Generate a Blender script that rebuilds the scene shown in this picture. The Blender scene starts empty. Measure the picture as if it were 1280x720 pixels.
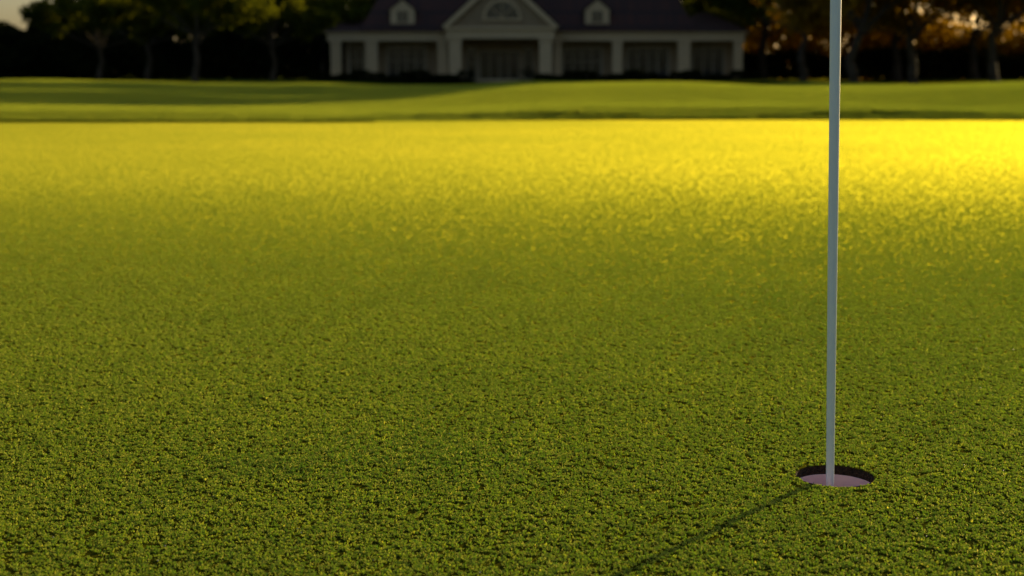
import bpy, bmesh, math, random
import numpy as np
from mathutils import Vector, Matrix
R=math.radians
random.seed(3); rng=np.random.default_rng(5)
sc=bpy.context.scene
col=sc.collection
sc.view_settings.view_transform='Standard'; sc.view_settings.look='None'; sc.view_settings.exposure=0
SUN_EL=11.3; SUN_AZ=39.0   # azimuth to the right of +Y

# ---------------------------------------------------------------- helpers
def mat(name):
    m=bpy.data.materials.new(name); m.use_nodes=True
    nt=m.node_tree; nt.nodes.clear()
    out=nt.nodes.new('ShaderNodeOutputMaterial')
    return m,nt,out
def N(nt,t,**k):
    n=nt.nodes.new(t)
    for a,b in k.items(): setattr(n,a,b)
    return n
def noise(nt,scale,detail=4,rough=.55):
    g=N(nt,'ShaderNodeNewGeometry'); n=N(nt,'ShaderNodeTexNoise')
    n.inputs['Scale'].default_value=scale; n.inputs['Detail'].default_value=detail; n.inputs['Roughness'].default_value=rough
    nt.links.new(g.outputs['Position'],n.inputs['Vector']); return n
def ramp(nt,src,stops):
    r=N(nt,'ShaderNodeValToRGB'); e=r.color_ramp.elements
    while len(e)<len(stops): e.new(.5)
    for i,(p,c) in enumerate(stops): e[i].position=p; e[i].color=(*c,1)
    nt.links.new(src,r.inputs[0]); return r
def mixc(nt,f,a,b,mode='MIX'):
    m=N(nt,'ShaderNodeMix',data_type='RGBA',blend_type=mode)
    if isinstance(f,float): m.inputs[0].default_value=f
    else: nt.links.new(f,m.inputs[0])
    for i,s in ((6,a),(7,b)):
        if isinstance(s,tuple): m.inputs[i].default_value=(*s,1)
        else: nt.links.new(s,m.inputs[i])
    return m.outputs[2]
def simple(name,c,rough=.6,var=.15,scale=3,bump=0,metal=0,spec=.4):
    m,nt,out=mat(name)
    p=N(nt,'ShaderNodeBsdfPrincipled'); p.inputs['Roughness'].default_value=rough
    p.inputs['Metallic'].default_value=metal; p.inputs['Specular IOR Level'].default_value=spec
    n=noise(nt,scale)
    r=ramp(nt,n.outputs[0],[(.3,tuple(x*(1-var) for x in c)),(.7,tuple(min(1,x*(1+var)) for x in c))])
    nt.links.new(r.outputs[0],p.inputs['Base Color'])
    if bump:
        b=N(nt,'ShaderNodeBump'); b.inputs['Strength'].default_value=bump; b.inputs['Distance'].default_value=.02
        nt.links.new(n.outputs[0],b.inputs['Height']); nt.links.new(b.outputs[0],p.inputs['Normal'])
    nt.links.new(p.outputs[0],out.inputs[0]); return m
def link(o,parent=None):
    col.objects.link(o)
    if parent: o.parent=parent
    return o
def empty(name,loc=(0,0,0)):
    o=bpy.data.objects.new(name,None); o.location=loc; o.empty_display_size=.3; return link(o)
def npmesh(name,verts,faces_idx,sizes,mats,attr=None,midx=None,smooth=False):
    me=bpy.data.meshes.new(name)
    me.vertices.add(len(verts)); me.vertices.foreach_set('co',verts.astype(np.float32).ravel())
    me.loops.add(len(faces_idx)); me.loops.foreach_set('vertex_index',faces_idx.astype(np.int32))
    me.polygons.add(len(sizes))
    starts=np.concatenate([[0],np.cumsum(sizes)[:-1]]).astype(np.int32)
    me.polygons.foreach_set('loop_start',starts)
    try: me.polygons.foreach_set('loop_total',sizes.astype(np.int32))
    except Exception: pass
    for m in mats: me.materials.append(m)
    me.update(calc_edges=True); me.validate()
    if attr is not None:
        a=me.attributes.new('tint','FLOAT','POINT'); a.data.foreach_set('value',attr.astype(np.float32))
    return me
def box(bm,x0,x1,y0,y1,z0,z1):
    r=bmesh.ops.create_cube(bm,size=1)
    for v in r['verts']:
        v.co=Vector(((x0+x1)/2+v.co.x*(x1-x0),(y0+y1)/2+v.co.y*(y1-y0),(z0+z1)/2+v.co.z*(z1-z0)))
    return r['verts']
def bmobj(name,bm,m,parent=None,bevel=0,smooth=False):
    bmesh.ops.recalc_face_normals(bm,faces=bm.faces)
    me=bpy.data.meshes.new(name); bm.to_mesh(me); bm.free(); me.materials.append(m)
    if smooth:
        for p in me.polygons: p.use_smooth=True
    o=bpy.data.objects.new(name,me); link(o,parent)
    if bevel:
        b=o.modifiers.new('b','BEVEL'); b.width=bevel; b.segments=2
    return o
def lathe(name,prof,m,parent=None,seg=64,smooth=True):
    bm=bmesh.new(); rings=[]
    for r,z in prof:
        rings.append([bm.verts.new((r*math.cos(2*math.pi*i/seg),r*math.sin(2*math.pi*i/seg),z)) for i in range(seg)])
    for a,b in zip(rings,rings[1:]):
        for i in range(seg): bm.faces.new((a[i],a[(i+1)%seg],b[(i+1)%seg],b[i]))
    return bmobj(name,bm,m,parent,smooth=smooth)
ss=lambda a,b,t: (lambda u:u*u*(3-2*u))(min(1,max(0,(t-a)/(b-a))))

# ---------------------------------------------------------------- camera
H=.564
cam=bpy.data.cameras.new('camera'); co=bpy.data.objects.new('camera',cam); link(co)
co.location=(0,0,H); co.rotation_euler=(R(90-8.63),0,0)
cam.lens=50; cam.sensor_width=36; cam.clip_start=.02; cam.clip_end=6000
cam.dof.use_dof=True; cam.dof.focus_distance=2.0; cam.dof.aperture_fstop=5.6
sc.camera=co
HX,HY,HR=.4555,1.945,.054      # golf hole centre / radius

# ---------------------------------------------------------------- light
w=bpy.data.worlds.new('World'); sc.world=w; w.use_nodes=True
nt=w.node_tree; bg=nt.nodes['Background']; sky=nt.nodes.new('ShaderNodeTexSky')
sky.sky_type='NISHITA'; sky.sun_disc=False; sky.sun_elevation=R(SUN_EL); sky.sun_rotation=R(SUN_AZ)
sky.dust_density=2.0; sky.air_density=1.0
nt.links.new(sky.outputs[0],bg.inputs[0]); bg.inputs[1].default_value=.10
sd=bpy.data.lights.new('sun','SUN'); sd.energy=5.0; sd.angle=R(.5); sd.color=(1,.76,.36)
so=bpy.data.objects.new('sun',sd); link(so); so.location=(40,50,20)
d=Vector((math.sin(R(SUN_AZ))*math.cos(R(SUN_EL)),math.cos(R(SUN_AZ))*math.cos(R(SUN_EL)),math.sin(R(SUN_EL))))
so.rotation_euler=d.to_track_quat('Z','Y').to_euler()

# ---------------------------------------------------------------- terrain
def edge(x): return 16.6+.5*math.sin(x*.22+.6)+.25*math.sin(x*.6)-max(0,abs(x)-9)*.35
def height(x,y):
    t=y-edge(x)
    if t<=0: return 0.
    z=-.42*ss(0,2.8,t)
    z+=(.37+.05*math.sin(x*.45)+.02*math.sin(x*1.1+1))*ss(2.6,5.2,t)
    z+=-.16*ss(7,15,t)*(1-.35*math.sin(x*.2))
    rw=ss(-14,8,x)
    z+=(.10+.24*rw+.08*math.sin(x*.35+1))*ss(17,26,t)
    z+=-.26*rw*ss(30,48,t)
    z+=.06*math.sin(x*.17+y*.11)*ss(6,12,t)
    z+=.32*math.exp(-((x+21)/7)**2-((y-66)/8)**2)
    return z
def axis(segs,excl):
    s=set()
    for a,b,st in segs:
        n=max(1,int(round((b-a)/st)))
        for i in range(n+1): s.add(round(a+(b-a)*i/n,5))
    s=[v for v in s if not(excl[0]-.05<v<excl[1]+.05)]+list(excl)
    return sorted(s)
xs=axis([(-3000,-200,400),(-200,-60,14),(-60,60,.9),(60,200,14),(200,3000,400)],(HX-.1,HX+.1))
ys=axis([(-600,-20,80),(-20,0,1.2),(0,15,.5),(15,30,.3),(30,70,.7),(70,130,1.5),(130,300,15),(300,4000,300)],(HY-.1,HY+.1))
bm=bmesh.new(); V={}
for i,x in enumerate(xs):
    for j,y in enumerate(ys): V[i,j]=bm.verts.new((x,y,height(x,y)))
for i in range(len(xs)-1):
    for j in range(len(ys)-1):
        if abs(xs[i]-(HX-.1))<1e-6 and abs(ys[j]-(HY-.1))<1e-6:
            c=[V[i+1,j+1],V[i,j+1],V[i,j],V[i+1,j]]
            seg=64; ring=[bm.verts.new((HX+HR*math.cos(2*math.pi*(k+8)/seg),HY+HR*math.sin(2*math.pi*(k+8)/seg),0)) for k in range(seg)]
            for q in range(4):
                arc=[ring[(q*16+k)%seg] for k in range(17)]
                bm.faces.new([c[q]]+[c[(q+1)%4]]+arc[::-1])
            continue
        bm.faces.new((V[i,j],V[i+1,j],V[i+1,j+1],V[i,j+1]))
def nap_glow(nt,nrm,shade,wgt_sheen,wgt_gloss,shc,glc,sig=.7,gr=.6,mod=None):
    """fuzzy pile of a mown sward: grazing sheen + broad waxy/dewy forward reflection"""
    sh=N(nt,'ShaderNodeBsdfSheen'); sh.distribution='ASHIKHMIN'; sh.inputs['Color'].default_value=(*shc,1); sh.inputs['Roughness'].default_value=sig
    gl=N(nt,'ShaderNodeBsdfGlossy'); gl.inputs['Color'].default_value=(*glc,1); gl.inputs['Roughness'].default_value=gr
    if mod is not None:
        nt.links.new(mixc(nt,1.,shc,mod,'MULTIPLY'),sh.inputs['Color']); nt.links.new(mixc(nt,1.,glc,mod,'MULTIPLY'),gl.inputs['Color'])
    if nrm is not None: nt.links.new(nrm,sh.inputs['Normal']); nt.links.new(nrm,gl.inputs['Normal'])
    a=N(nt,'ShaderNodeMixShader'); b=N(nt,'ShaderNodeMixShader')
    for s,wg in ((a,wgt_sheen),(b,wgt_gloss)):
        if isinstance(wg,float): s.inputs[0].default_value=wg
        else: nt.links.new(wg,s.inputs[0])
    nt.links.new(shade,a.inputs[1]); nt.links.new(sh.outputs[0],a.inputs[2])
    nt.links.new(a.outputs[0],b.inputs[1]); nt.links.new(gl.outputs[0],b.inputs[2])
    return b.outputs[0]
# where blades are modelled densely the sheet is thatch; where they thin out, sunlit glow is painted in by colour, sheen and gloss
m,nt,out=mat('ground_grass')
at=N(nt,'ShaderNodeAttribute',attribute_name='green'); an=N(nt,'ShaderNodeAttribute',attribute_name='nap_glow')
n1=noise(nt,1.3,6); n2=noise(nt,45,5,.7); n3=noise(nt,.35,4)
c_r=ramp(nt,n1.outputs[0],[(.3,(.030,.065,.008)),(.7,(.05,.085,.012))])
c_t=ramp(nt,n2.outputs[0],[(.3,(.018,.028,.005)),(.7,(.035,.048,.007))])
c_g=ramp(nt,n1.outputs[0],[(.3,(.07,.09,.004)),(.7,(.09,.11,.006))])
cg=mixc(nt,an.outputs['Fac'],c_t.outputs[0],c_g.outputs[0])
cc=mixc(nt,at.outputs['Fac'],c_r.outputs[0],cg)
v3=ramp(nt,n3.outputs[0],[(.35,(.82,.86,.8)),(.65,(1.,1.,1))])
cc=mixc(nt,1.,cc,v3.outputs[0],'MULTIPLY')
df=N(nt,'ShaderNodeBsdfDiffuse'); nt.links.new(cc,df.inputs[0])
bp=N(nt,'ShaderNodeBump'); bp.inputs['Strength'].default_value=.3; bp.inputs['Distance'].default_value=.005
nt.links.new(n2.outputs[0],bp.inputs['Height']); nt.links.new(bp.outputs[0],df.inputs['Normal'])
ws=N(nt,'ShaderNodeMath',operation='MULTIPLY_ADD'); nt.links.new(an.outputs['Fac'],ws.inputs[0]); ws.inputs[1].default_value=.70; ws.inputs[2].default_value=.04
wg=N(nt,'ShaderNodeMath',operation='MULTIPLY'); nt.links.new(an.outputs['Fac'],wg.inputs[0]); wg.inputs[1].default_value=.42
nt.links.new(nap_glow(nt,bp.outputs[0],df.outputs[0],ws.outputs[0],wg.outputs[0],(1.,.88,.02),(1.,.90,.12),mod=v3.outputs[0]),out.inputs[0])
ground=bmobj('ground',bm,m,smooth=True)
gv=ground.data
def isg(v): return 1. if v.co.y<=edge(v.co.x)+.05 else 0.
a=gv.attributes.new('green','FLOAT','POINT'); a.data.foreach_set('value',np.array([isg(v) for v in gv.vertices],dtype=np.float32))
a=gv.attributes.new('nap_glow','FLOAT','POINT'); a.data.foreach_set('value',np.array([isg(v)*ss(2.2,8.0,v.co.y) for v in gv.vertices],dtype=np.float32))  # distance ramp that paints the far sunlit glow into the sheet

# ---------------------------------------------------------------- turf blades
def blademat(name,stops,trm,trf,shf,glf,ns):
    m,nt,out=mat(name)
    at=N(nt,'ShaderNodeAttribute',attribute_name='tint')
    r1=ramp(nt,at.outputs['Fac'],stops)
    n1=noise(nt,ns[0],5,.6); n2=noise(nt,ns[1],3,.6)
    v1=ramp(nt,n1.outputs[0],[(.32,(.76,.84,.7)),(.68,(1.15,1.08,1.))])
    v2=ramp(nt,n2.outputs[0],[(.35,(.75,.80,.7)),(.65,(1.15,1.12,1.))])
    c=mixc(nt,1.,r1.outputs[0],v1.outputs[0],'MULTIPLY'); c=mixc(nt,1.,c,v2.outputs[0],'MULTIPLY')
    df=N(nt,'ShaderNodeBsdfDiffuse'); nt.links.new(c,df.inputs[0])
    tc=mixc(nt,1.,c,trm,'MULTIPLY')
    tr=N(nt,'ShaderNodeBsdfTranslucent'); nt.links.new(tc,tr.inputs[0])
    g=N(nt,'ShaderNodeNewGeometry'); mx_=N(nt,'ShaderNodeVectorMath',operation='ADD'); sc_=N(nt,'ShaderNodeVectorMath',operation='SCALE')
    sc_.inputs['Scale'].default_value=.4; nt.links.new(g.outputs['Normal'],sc_.inputs[0]); nt.links.new(sc_.outputs[0],mx_.inputs[0]); mx_.inputs[1].default_value=(0,0,1)
    nn=N(nt,'ShaderNodeVectorMath',operation='NORMALIZE'); nt.links.new(mx_.outputs[0],nn.inputs[0])
    m1=N(nt,'ShaderNodeMixShader'); m1.inputs[0].default_value=trf
    nt.links.new(df.outputs[0],m1.inputs[1]); nt.links.new(tr.outputs[0],m1.inputs[2])
    nt.links.new(nap_glow(nt,nn.outputs[0],m1.outputs[0],shf,glf,(.86,.93,.07),(1.,.97,.22),gr=.55),out.inputs[0])
    return m
m_bl=blademat('bentgrass_blade',[(0,(.038,.090,.010)),(.5,(.074,.133,.014)),(.9,(.145,.195,.022)),(1,(.38,.36,.14))],(4.2,4.0,.9),.58,.28,.22,(2.2,30))
m_rf=blademat('rough_blade',[(0,(.04,.095,.006)),(.5,(.07,.13,.008)),(1,(.12,.165,.010))],(3.2,2.9,.4),.5,.50,.14,(.5,4))

def blades(name,ntuft,per,half,hole=None,origin=(0,0),lr=(.0030,.0046),wr=(.0016,.0027),spread=.0034,tilt=(5,62),m=m_bl,dark=None,pts=None,hv=.12,lf=None):
    q=rng.uniform(-half,half,(ntuft,2)) if pts is None else pts
    ntuft=len(q)
    th=rng.uniform(1-hv,1+hv,ntuft); tt=rng.normal(0,.2,ntuft)
    if lf is not None: th=th*lf
    idx=np.repeat(np.arange(ntuft),per)
    n=len(idx); az=rng.uniform(0,2*np.pi,n); rr0=spread*rng.random(n)**.5
    p=q[idx]+np.stack([np.cos(az),np.sin(az)],1)*rr0[:,None]
    tl=np.radians(tilt[0]+(tilt[1]-tilt[0])*np.clip(rr0/spread*.75+rng.uniform(-.2,.35,n),0,1.2))
    az=az+rng.normal(0,.5,n)
    if hole:
        dd=np.hypot(p[:,0]+origin[0]-hole[0],p[:,1]+origin[1]-hole[1]); k=dd>HR+.0015
        p=p[k];az=az[k];tl=tl[k];idx=idx[k]; n=len(p)
    L=rng.uniform(*lr,n)*th[idx]; W=rng.uniform(*wr,n)/2
    tw=az+np.pi/2+rng.normal(0,.5,n)
    dx=np.cos(az); dy=np.sin(az)
    if hole:
        rx=p[:,0]+origin[0]-hole[0]; ry=p[:,1]+origin[1]-hole[1]; rr=np.hypot(rx,ry)
        near=(rr<HR+.010)&((dx*rx+dy*ry)<0); dx=np.where(near,-dx,dx); dy=np.where(near,-dy,dy)
    b=np.stack([p[:,0],p[:,1],np.full(n,-.0005)],1)
    s=np.stack([np.cos(tw)*W,np.sin(tw)*W,np.zeros(n)],1)
    t1=tl*.5; t2=tl*1.7
    mid=b+np.stack([dx*np.sin(t1),dy*np.sin(t1),np.cos(t1)],1)*(L*.6)[:,None]
    tip=mid+np.stack([dx*np.sin(t2),dy*np.sin(t2),np.cos(t2)],1)*(L*.5)[:,None]
    v=np.stack([b-s*.8,b+s*.8,mid+s,mid-s,tip],1).reshape(-1,3)
    base=(np.arange(n)*5)[:,None]
    f=np.concatenate([base+np.array([[0,1,2,3]]),base+np.array([[3,2,4]])],1).ravel()
    sz=np.tile([4,3],n)
    ti=np.clip(rng.normal(.45,.18,n)+tt[idx],0,.93); ti[rng.random(n)<.005]=1.
    if dark: ti*=dark
    return npmesh(name,v,f,sz,[m],attr=np.repeat(ti,5))

def scatter(name,src,pts,rots,scl,parent):
    me=bpy.data.meshes.new(name); me.from_pydata(pts,[],[])
    for nm,dat in (('rot',rots),('scl',scl)):
        a=me.attributes.new(nm,'FLOAT_VECTOR','POINT'); a.data.foreach_set('vector',np.array(dat,dtype=np.float32).ravel())
    to=bpy.data.objects.new(name,me); link(to,parent)
    ng=bpy.data.node_groups.new('scatter_'+name,'GeometryNodeTree')
    ng.interface.new_socket(name='Geometry',in_out='INPUT',socket_type='NodeSocketGeometry')
    ng.interface.new_socket(name='Geometry',in_out='OUTPUT',socket_type='NodeSocketGeometry')
    gi=ng.nodes.new('NodeGroupInput'); go=ng.nodes.new('NodeGroupOutput'); ip=ng.nodes.new('GeometryNodeInstanceOnPoints')
    oi=ng.nodes.new('GeometryNodeObjectInfo'); oi.inputs['Object'].default_value=src; oi.inputs['As Instance'].default_value=True
    na=ng.nodes.new('GeometryNodeInputNamedAttribute'); na.data_type='FLOAT_VECTOR'; na.inputs['Name'].default_value='rot'
    nb=ng.nodes.new('GeometryNodeInputNamedAttribute'); nb.data_type='FLOAT_VECTOR'; nb.inputs['Name'].default_value='scl'
    er=ng.nodes.new('FunctionNodeEulerToRotation')
    L=ng.links.new
    L(gi.outputs[0],ip.inputs['Points']); L(oi.outputs['Geometry'],ip.inputs['Instance']); L(na.outputs['Attribute'],er.inputs[0]); L(er.outputs[0],ip.inputs['Rotation']); L(nb.outputs['Attribute'],ip.inputs['Scale']); L(ip.outputs[0],go.inputs[0])
    md=to.modifiers.new('scatter','NODES'); md.node_group=ng
T=.5; D0=7600
turf=empty('putting_green')
# rows nearest the hole: one dense square patch, turned at random
src=bpy.data.objects.new('turf_patch',blades('turf_patch',D0,6,T/2)); link(src,turf)
p=[];r_=[];s_=[];placed=False
for i in range(-25,25):
    for j in range(-3,2):
        if i==0 and j==0: continue
        cx=HX+i*T; cy=HY+j*T
        if not placed and j==1: src.location=(cx,cy,0); placed=True; continue
        p.append((cx,cy,0)); r_.append((0,0,random.randrange(4)*math.pi/2)); s_.append((random.choice((-1,1)),1,random.uniform(.97,1.03)))
scatter('turf_close',src,p,r_,s_,turf)
ho=bpy.data.objects.new('turf_around_hole',blades('turf_around_hole',D0,6,T/2,(HX,HY),(HX,HY))); link(ho,turf); ho.location=(HX,HY,0)
# rows further off thin out smoothly
YD=[2.6,3.2,3.8,4.4,5.0,5.7,6.5,7.5,9,13,20]; DD=[7600,6500,5300,4200,3300,2500,1750,1150,650,320,250]
for j in range(2,30):
    cy=HY+j*T
    if cy+T/2>17.4: break
    q=np.stack([rng.uniform(-.5,.5,D0*2),rng.uniform(-T/2,T/2,D0*2)],1)
    wy=q[:,1]+cy; keep=rng.random(len(q))<np.interp(wy,YD,DD)/D0; q=q[keep]; wy=wy[keep]
    lf=1-.32*np.clip((wy-3)/7,0,1)
    o=bpy.data.objects.new('turf_row_%d'%j,blades('turf_row',0,6,0,pts=q,lf=lf)); link(o,turf)
    p=[];r_=[];s_=[];first=True
    for i in range(-12,13):
        cx=i*1.0+random.Random(j).uniform(-.5,.5)
        if cy+T/2>edge(cx)+.1: continue
        if first: o.location=(cx,cy,0); first=False; continue
        p.append((cx,cy,0)); r_.append((0,0,0)); s_.append((random.choice((-1,1)),1,random.uniform(.98,1.02)))
    if p: scatter('turf_run_%d'%j,o,p,r_,s_,turf)
pp=rng.normal(size=(700,2))*np.array([.11,.085]); pp=np.concatenate([pp,rng.normal(size=(260,2))*np.array([.05,.03])+np.array([-.22,-.05])])
link(bpy.data.objects.new('scuffed_turf',blades('scuffed_turf',0,5,0,pts=pp,lr=(.005,.0075),dark=.1)),turf).location=(-.13,2.06,0)

# longer mown grass beyond the green
rough=empty('rough_grass')
RT=.9
rs=bpy.data.objects.new('rough_patch',blades('rough_patch',2600,4,RT/2,lr=(.018,.030),wr=(.005,.009),spread=.012,tilt=(5,45),m=m_rf)); link(rs,rough)
P=[];Ro=[];Sc=[];first=True
y=14.
while y<84:
    hw=y*.36+5
    x=-hw
    while x<hw:
        if y-RT/2>=edge(x)-.25:
            e=.3; nx=-(height(x+e,y)-height(x-e,y))/(2*e); ny=-(height(x,y+e)-height(x,y-e))/(2*e)
            q=Vector((nx,ny,1)).normalized().to_track_quat('Z','Y').to_matrix()@Matrix.Rotation(random.randrange(4)*math.pi/2,3,'Z')
            eu=q.to_euler()
            if first: rs.location=(x,y,height(x,y)); rs.rotation_euler=eu; first=False
            else: P.append((x,y,height(x,y))); Ro.append(tuple(eu)); Sc.append((1.03,1.03,random.uniform(.8,1.15)))
        x+=RT
    y+=RT
scatter('rough_turf',rs,P,Ro,Sc,rough)

# ---------------------------------------------------------------- cup + flagstick
m_soil=simple('soil_wall',(.055,.030,.018),.95,.5,180,1.)
m_cup=simple('cup_plastic',(.92,.58,.63),.35,.03,20)
cup=empty('golf_hole_cup',(HX,HY,0))
lathe('soil_wall',[(HR+.0006,.0005),(HR,-.004),(HR+.0004,-.0125)],m_soil,cup)
lathe('cup_liner',[(HR+.003,-.0125),(HR-.0004,-.0125),(HR-.0012,-.0135),(HR-.0014,-.10),(.02,-.105),(.0095,-.10),(.0095,-.125),(.001,-.125)],m_cup,cup)
fl=empty('golf_flagstick',(HX-.004,HY,-.118)); fl.rotation_euler=(0,R(-1.25),0)
m_pole=simple('fiberglass_pole',(.84,.92,.98),.3,.04,8,spec=.5)
lathe('pole',[(.0046,.02),(.0056,.10),(.0064,.35),(.0075,.80),(.0075,1.5),(.0055,2.2),(.0035,2.235),(.0005,2.24)],m_pole,fl,seg=32)
m_al=simple('ferrule_metal',(.6,.6,.62),.3,.05,20,metal=1)
lathe('ferrule',[(.0005,-.005),(.006,-.003),(.009,.004),(.009,.016),(.0062,.0205),(.0047,.021)],m_al,fl,seg=32)
bm=bmesh.new(); nx,nz=18,10; G={}
for i in range(nx+1):
    for k in range(nz+1):
        u=i/nx; vv=k/nz
        G[i,k]=bm.verts.new((.0075+.42*u,.035*math.sin(u*7+vv*1.2)*u,2.18-.34*vv-.07*u*u))
for i in range(nx):
    for k in range(nz): bm.faces.new((G[i,k],G[i+1,k],G[i+1,k+1],G[i,k+1]))
bmobj('flag',bm,simple('flag_cloth',(.55,.03,.03),.8,.1,30),fl,smooth=True)

# pale specks scattered on the turf
bm=bmesh.new()
for k in range(340):
    y=1.3+ (random.random()**1.3)*6.5; x=random.uniform(-.42,.45)*y
    if math.hypot(x-HX,y-HY)<HR+.01: continue
    r=bmesh.ops.create_icosphere(bm,subdivisions=1,radius=random.uniform(.0005,.0011),matrix=Matrix.Translation((x,y,random.uniform(.003,.0045))))
bmobj('pale_specks',bm,simple('pale_speck',(.6,.55,.42),.4,.2,50))

# ---------------------------------------------------------------- foliage
def leafmat(name,c1,c2,trc,trf=.45):
    m,nt,out=mat(name)
    at=N(nt,'ShaderNodeAttribute',attribute_name='tint')
    r=ramp(nt,at.outputs['Fac'],[(0,c1),(1,c2)])
    df=N(nt,'ShaderNodeBsdfDiffuse'); nt.links.new(r.outputs[0],df.inputs[0])
    tr=N(nt,'ShaderNodeBsdfTranslucent'); tc=mixc(nt,1.,r.outputs[0],trc,'MULTIPLY'); nt.links.new(tc,tr.inputs[0])
    mx=N(nt,'ShaderNodeMixShader'); mx.inputs[0].default_value=trf
    nt.links.new(df.outputs[0],mx.inputs[1]); nt.links.new(tr.outputs[0],mx.inputs[2]); nt.links.new(mx.outputs[0],out.inputs[0]); return m
m_leaf=leafmat('leaves',(.025,.042,.008),(.075,.095,.016),(3.4,2.6,.7))
m_leaf2=leafmat('leaves_warm',(.055,.045,.010),(.115,.090,.018),(5.8,4.1,.7),.6)
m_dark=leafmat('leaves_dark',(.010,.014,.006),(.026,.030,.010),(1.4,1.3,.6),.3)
m_bark=simple('bark',(.06,.045,.032),.95,.4,6,.8)
def leaves(P,size,mats,ti,name):
    n=len(P); a=rng.normal(size=(n,3)); a/=np.linalg.norm(a,axis=1)[:,None]
    b=np.cross(a,rng.normal(size=(n,3))); b/=np.linalg.norm(b,axis=1)[:,None]
    s=(size*rng.uniform(.6,1.4,n))[:,None]
    v=np.stack([P-a*s*.9,P+b*s*.45-a*s*.1,P+a*s*.9,P-b*s*.45+a*s*.1],1).reshape(-1,3)
    return npmesh(name,v,np.arange(n*4),np.full(n,4),mats,attr=np.repeat(ti,4))
def cone(bm,a,b,r0,r1,seg=8):
    a=Vector(a);b=Vector(b);q=(b-a).to_track_quat('Z','Y')
    A=[bm.verts.new(a+q@Vector((r0*math.cos(i*2*math.pi/seg),r0*math.sin(i*2*math.pi/seg),0))) for i in range(seg)]
    B=[bm.verts.new(b+q@Vector((r1*math.cos(i*2*math.pi/seg),r1*math.sin(i*2*math.pi/seg),0))) for i in range(seg)]
    for i in range(seg): bm.faces.new((A[i],A[(i+1)%seg],B[(i+1)%seg],B[i]))
def tree_meshes(seed,h,cr,th,lm,nleaf=13000,leaf=.17):
    rd=random.Random(seed); bm=bmesh.new(); tips=[]
    p=Vector((0,0,-.2)); r=h*.024
    k=5
    for i in range(k):
        q=p+Vector((rd.uniform(-.25,.25),rd.uniform(-.25,.25),(th+.2)/k)); cone(bm,p,q,r,r*.88); p=q; r*=.88
    def grow(p,dirv,L,r,dep):
        n=3
        for i in range(n):
            dirv=(dirv+Vector((rd.uniform(-.25,.25),rd.uniform(-.25,.25),rd.uniform(-.08,.2)))).normalized()
            q=p+dirv*L/n; cone(bm,p,q,r,r*.8,6); p=q; r*=.8
            if dep<=1: tips.append(p.copy())
        if dep>0:
            for _ in range(rd.choice((2,3,3))):
                dd=(dirv+Vector((rd.uniform(-1,1),rd.uniform(-1,1),rd.uniform(-.35,.7)))).normalized()
                grow(p,dd,L*.66,r*.85,dep-1)
        else: tips.append(p.copy())
    nl=6
    for i in range(nl):
        a=i*2*math.pi/nl+rd.uniform(-.4,.4); el=rd.uniform(.15,.9)
        grow(p-Vector((0,0,rd.uniform(0,.25)*th)),Vector((math.cos(a)*math.cos(el),math.sin(a)*math.cos(el),math.sin(el))),cr*.55,r*.6,2)
    grow(p,Vector((0,0,1)),(h-th)*.5,r*.8,2)
    tr=bpy.data.meshes.new('trunk'); bm.to_mesh(tr); bm.free(); tr.materials.append(m_bark)
    T_=np.array([list(t) for t in tips]); 
    T_=T_[T_[:,2]>th*.55]
    T_=T_[rng.random(len(T_))<.75]
    per=max(1,nleaf//len(T_)); rad=rng.uniform(.45,1.15,len(T_))
    idx=np.repeat(np.arange(len(T_)),per); g=rng.normal(size=(len(idx),3)); g/=np.linalg.norm(g,axis=1)[:,None]
    g*= (rng.random(len(idx))**.45)[:,None]; g[:,2]*=.7
    P=T_[idx]+g*rad[idx][:,None]
    ti=np.clip(rng.random(len(T_))[idx]*.7+rng.random(len(idx))*.3,0,1)
    return tr,leaves(P,leaf,[lm],ti,'crown')
variants=[tree_meshes(11,11,5,3.2,m_leaf),tree_meshes(12,10,4.6,2.6,m_leaf),tree_meshes(13,9,4.2,2.2,m_leaf2),tree_meshes(14,7,3.2,1.4,m_leaf2,9000,.15)]
def tree(vi,x,y,s=1,rot=0,name='oak_tree'):
    e=empty(name,(x,y,height(x,y)-.05)); e.rotation_euler=(0,0,rot); e.scale=(s,s,s)
    for nm,me in zip(('trunk','crown'),variants[vi]): link(bpy.data.objects.new(nm,me),e)
def ux(u,y): return (u-640)/1778*y
for vi,u,y,s in [(0,248,92,.95),(1,130,97,.95),(0,-85,90,.85),(1,345,99,.95),(0,405,116,1.0),(1,190,108,1.1),(1,300,120,1.1)]:
    tree(vi,ux(u,y),y,s,random.uniform(0,6.28))
for vi,u,y,s in [(1,868,124,1.),(0,950,118,1.45),(1,1000,108,1.5),(2,1140,97,1.8),(2,1065,94,1.85),(2,1240,95,1.8),(2,1315,97,2.0),(2,1375,101,2.0),(2,1120,117,1.9),(2,1215,119,1.9)]:
    tree(vi,ux(u,y),y,s,random.uniform(0,6.28))
def wood(name,x0,x1,yc,dep,hf,n,size,lm):
    x=rng.uniform(x0,x1,n); y=yc+rng.uniform(-dep,dep,n)
    hh=np.array([hf(v) for v in x])
    lump=1+.16*np.sin(x*.9+y*.3)+.12*np.sin(x*.37+1.3)+.07*np.sin(x*2.3+y)
    z=hh*lump*rng.random(n)**.85
    P=np.stack([x,y+.6*np.sin(z*1.7+x*.8),z],1)
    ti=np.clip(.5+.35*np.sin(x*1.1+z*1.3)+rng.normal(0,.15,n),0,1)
    me=leaves(P,size,[lm],ti,name); o=bpy.data.objects.new(name,me); return link(o)
wl=empty('distant_woodland')
a=wood('left_wood',-75,-8,132,5,lambda x:5.2+5.8*ss(-43,-37,x)+2*ss(-20,-10,x),70000,.33,m_dark); a.parent=wl
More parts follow.
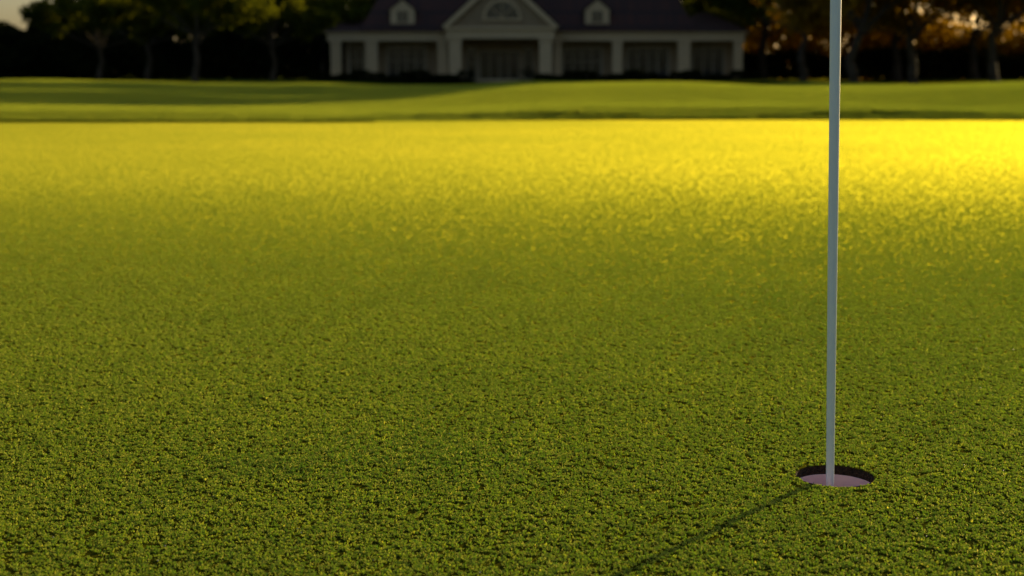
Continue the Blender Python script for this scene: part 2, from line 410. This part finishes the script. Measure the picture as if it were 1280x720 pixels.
a=wood('middle_wood',-10,24,140,4,lambda x:12,26000,.36,m_dark); a.parent=wl
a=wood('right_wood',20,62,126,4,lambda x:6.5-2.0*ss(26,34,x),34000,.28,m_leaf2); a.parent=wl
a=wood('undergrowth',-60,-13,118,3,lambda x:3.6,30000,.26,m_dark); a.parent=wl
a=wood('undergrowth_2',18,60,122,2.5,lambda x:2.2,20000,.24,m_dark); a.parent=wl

# ---------------------------------------------------------------- clubhouse
m_wall=simple('cream_stucco',(.30,.22,.14),.85,.08,1.5,.2)
m_trim=simple('cream_trim',(.58,.43,.27),.6,.05,2)
m_sash=simple('window_sash',(.40,.34,.26),.6,.05,2)
m_glass,nt,out=mat('window_glass'); p=N(nt,'ShaderNodeBsdfPrincipled'); p.inputs['Roughness'].default_value=.08
n=noise(nt,.8); rr=ramp(nt,n.outputs[0],[(.3,(.012,.015,.02)),(.7,(.05,.05,.055))]); nt.links.new(rr.outputs[0],p.inputs['Base Color']); nt.links.new(p.outputs[0],out.inputs[0])
m_roof,nt,out=mat('roof_shingles'); p=N(nt,'ShaderNodeBsdfPrincipled'); p.inputs['Roughness'].default_value=.85
bt=N(nt,'ShaderNodeTexBrick'); g=N(nt,'ShaderNodeNewGeometry'); mp=N(nt,'ShaderNodeMapping'); mp.inputs['Rotation'].default_value=(R(50),0,0)
nt.links.new(g.outputs['Position'],mp.inputs[0]); nt.links.new(mp.outputs[0],bt.inputs[0]); bt.inputs['Scale'].default_value=3
bt.inputs['Color1'].default_value=(.080,.028,.020,1); bt.inputs['Color2'].default_value=(.045,.02,.018,1); bt.inputs['Mortar'].default_value=(.025,.015,.015,1)
nt.links.new(bt.outputs[0],p.inputs['Base Color']); nt.links.new(p.outputs[0],out.inputs[0])
CY=110.; house=empty('clubhouse',(0,CY,-.15))
def X(u): return (u-640)/1778*CY
def Z(v): return H-(v-90)/1778*CY+.15
bm=bmesh.new()
box(bm,X(430),X(918),2.4,12,0,Z(43)-.05)
bmobj('walls',bm,m_wall,house)
bm=bmesh.new()
zt=Z(52); ze=Z(43)
box(bm,X(412),X(563),0,.5,zt,ze); box(bm,X(689),X(927),0,.5,zt,ze)
box(bm,X(408),X(563),-.12,.6,ze+.003,ze+.16); box(bm,X(689),X(931),-.12,.6,ze+.003,ze+.16)
box(bm,X(408),X(931),-.3,2.39,0,.18)
def pier(u0,u1,y0=.03,y1=.47,top=None):
    top=(top or zt)-.003
    box(bm,X(u0),X(u1),y0,y1,.483,top-.2)
    box(bm,X(u0)-.07,X(u1)+.07,y0-.07,y1+.07,.18,.48); box(bm,X(u0)-.06,X(u1)+.06,y0-.06,y1+.06,top-.197,top)
for u0,u1 in [(416,429),(459,474),(548,560),(692,701),(764,776),(845,860),(914,925)]: pier(u0,u1)
bmobj('porch_columns',bm,m_trim,house,bevel=.02)
bm=bmesh.new(); pt=Z(50)
for u0,u1 in [(564,579),(673,688)]: pier(u0,u1,-2.6,-1.9,pt)
x0,x1=X(561),X(691); xc=(x0+x1)/2; pz=Z(37)
box(bm,x0,x1,-2.7,-1.8,pt,pz-.15); box(bm,x0-.2,x1+.2,-2.9,-1.6,pz-.147,pz+.05)
box(bm,x0,x0+.6,-1.797,2.39,pt,pz-.15); box(bm,x1-.6,x1,-1.797,2.39,pt,pz-.15)
box(bm,x0-.3,x1+.3,-3.1,-.31,0,.18)
ap=pz+4.0; hw=(x1-x0)/2+.35
for s in (-1,1):
    a=Vector((xc+s*hw,-2.95,pz+.05)); b=Vector((xc,-2.95,ap))
    vs=[]
    for yy in (-2.95,-2.62):
        for P_ in (a,b,b-Vector((0,0,.48)),a+Vector((-s*.55,0,0))):
            vs.append(bm.verts.new((P_.x,yy,P_.z)))
    bm.faces.new(vs[:4]); bm.faces.new(vs[4:][::-1])
    for i in range(4): bm.faces.new((vs[i],vs[(i+1)%4],vs[4+(i+1)%4],vs[4+i]))
bmobj('portico',bm,m_trim,house)
bm=bmesh.new()
t=[bm.verts.new((x0,-2.5,pz+.05)),bm.verts.new((x1,-2.5,pz+.05)),bm.verts.new((xc,-2.5,ap-.3))]
t2=[bm.verts.new((v.co.x,2.0,v.co.z)) for v in t]; bm.faces.new(t); bm.faces.new(t2[::-1])
bmobj('pediment',bm,m_wall,house)
def arch(cx,zb,r,y,hr=0):
    bm=bmesh.new(); n=20
    pts=[(cx+r*math.cos(math.pi*i/n),zb+r*math.sin(math.pi*i/n)) for i in range(n+1)]
    vs=[bm.verts.new((a,y,b)) for a,b in pts]; bm.faces.new(vs); bmobj('arch_glass',bm,m_glass,house)
    bm=bmesh.new()
    for i in range(n):
        a0,a1=math.pi*i/n,math.pi*(i+1)/n; q=[]
        for yy in (y-.1,y+.02):
            for a_,rr_ in ((a0,r),(a1,r),(a1,r+.18),(a0,r+.18)): q.append(bm.verts.new((cx+rr_*math.cos(a_),yy,zb+rr_*math.sin(a_))))
        for f in ((0,1,2,3),(7,6,5,4),(0,4,5,1),(2,6,7,3)): bm.faces.new([q[k] for k in f])
    for k in (1,2,3):
        a_=math.pi*k/4
        cone(bm,(cx,y-.03,zb),(cx+r*math.cos(a_),y-.03,zb+r*math.sin(a_)),.035,.035,4)
    box(bm,cx-r-.25,cx+r+.25,y-.14,y+.02,zb-.16-hr,zb-.003-hr)
    bmobj('arch_frame',bm,m_trim,house)
arch(X(628),Z(26),X(648)-X(628),-2.53)
bmg=bmesh.new(); bmf=bmesh.new()
def window(u0,u1,v0,v1,y,nx=2,nz=3,fr=.09):
    a,b=X(u0),X(u1); z1,z0=Z(v0),max(Z(v1),.2)
    box(bmg,a,b,y-.02,y+.3,z0,z1)
    box(bmf,a-.14,a,y-.09,y+.1,z0-.1,z1+.14); box(bmf,b,b+.14,y-.09,y+.1,z0-.1,z1+.14)
    box(bmf,a+.002,b-.002,y-.088,y+.1,z1,z1+.138); box(bmf,a+.002,b-.002,y-.088,y+.1,z0-.098,z0)
    for i in range(1,nx): x=a+(b-a)*i/nx; box(bmf,x-.035,x+.035,y-.06,y-.022,z0+.002,z1-.002)
    for i in range(1,nz): z=z0+(z1-z0)*i/nz; box(bmf,a+.002,b-.002,y-.055,y-.023,z-.022,z+.022)
WY=2.38
window(484,530,58,94,WY,4,2); window(436,452,58,94,WY,2,2)
window(600,648,64,99,WY,4,1); window(584,594,60,98,WY,1,2); window(655,666,60,98,WY,1,2)
window(705,752,60,93,WY,4,2); window(786,836,60,98,WY,4,1); window(868,906,60,98,WY,3,1)
bmobj('window_glass',bmg,m_glass,house); bmobj('window_frames',bmf,m_sash,house)
bm=bmesh.new(); ez=ze+.17
def hip(xa,xb,ya,yb,z0,zr,inset):
    b=[bm.verts.new(c) for c in ((xa,ya,z0),(xb,ya,z0),(xb,yb,z0),(xa,yb,z0))]
    ym=(ya+yb)/2; r=[bm.verts.new((xa+inset,ym,zr)),bm.verts.new((xb-inset,ym,zr))]
    bm.faces.new((b[0],b[1],r[1],r[0])); bm.faces.new((b[1],b[2],r[1])); bm.faces.new((b[2],b[3],r[0],r[1])); bm.faces.new((b[3],b[0],r[0])); bm.faces.new(b[::-1])
hip(X(452),X(868),-.35,13,ez,ez+6.2,3.0)
hip(X(404),X(470),-.25,11,ez-.02,ez+1.6,2.0)
hip(X(840),X(934),-.25,11,ez-.02,ez+1.6,2.5)
A=[(xc-hw-.1,-3.0,pz+.06),(xc,-3.0,ap+.12),(xc+hw+.1,-3.0,pz+.06)]
v0=[bm.verts.new(c) for c in A]; v1=[bm.verts.new((c[0],4.5,c[2])) for c in A]
bm.faces.new((v0[0],v0[1],v1[1],v1[0])); bm.faces.new((v0[1],v0[2],v1[2],v1[1]))
bmobj('roof',bm,m_roof,house)
bmd=bmesh.new(); bmr=bmesh.new(); bmgl=bmesh.new()
for uc in (505,745):
    cx=X(uc); hw2=.92; zb=Z(34); zt2=Z(15); yf=.25
    box(bmd,cx-hw2,cx+hw2,yf,yf+3.2,zb,zt2)
    f=[bmd.verts.new(c) for c in ((cx-hw2-.1,yf-.02,zt2+.003),(cx+hw2+.1,yf-.02,zt2+.003),(cx,yf-.02,zt2+.8))]; bmd.faces.new(f)
    a_=[(cx-hw2-.2,zt2-.05),(cx,zt2+.93),(cx+hw2+.2,zt2-.05)]
    q0=[bmr.verts.new((x,yf-.15,z)) for x,z in a_]; q1=[bmr.verts.new((x,yf+3.4,z)) for x,z in a_]
    bmr.faces.new((q0[0],q0[1],q1[1],q1[0])); bmr.faces.new((q0[1],q0[2],q1[2],q1[1]))
    box(bmgl,cx-.38,cx+.38,yf-.03,yf+.1,zb+.3,zt2-.05)
    box(bmd,cx-.03,cx+.03,yf-.06,yf-.032,zb+.3,zt2-.05)
bmobj('dormers',bmd,m_trim,house); bmobj('dormer_roofs',bmr,m_roof,house); bmobj('dormer_glass',bmgl,m_glass,house)
hp=[]
for k in range(26000):
    x=random.uniform(X(405),X(935))
    if X(588)<x<X(664): continue
    c=round(x/1.1)*1.1; a_=random.uniform(0,6.28); r=random.random()**.4*.62
    z=(.32+.1*math.sin(c*7.3))*(1+math.sin(random.uniform(-1.5,1.5)))
    hp.append((c+r*math.cos(a_)*1.05,104.8+.4*math.sin(c*3)+r*math.sin(a_),-.15+z))
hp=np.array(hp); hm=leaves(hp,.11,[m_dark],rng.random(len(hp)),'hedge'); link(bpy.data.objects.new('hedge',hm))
print('done')
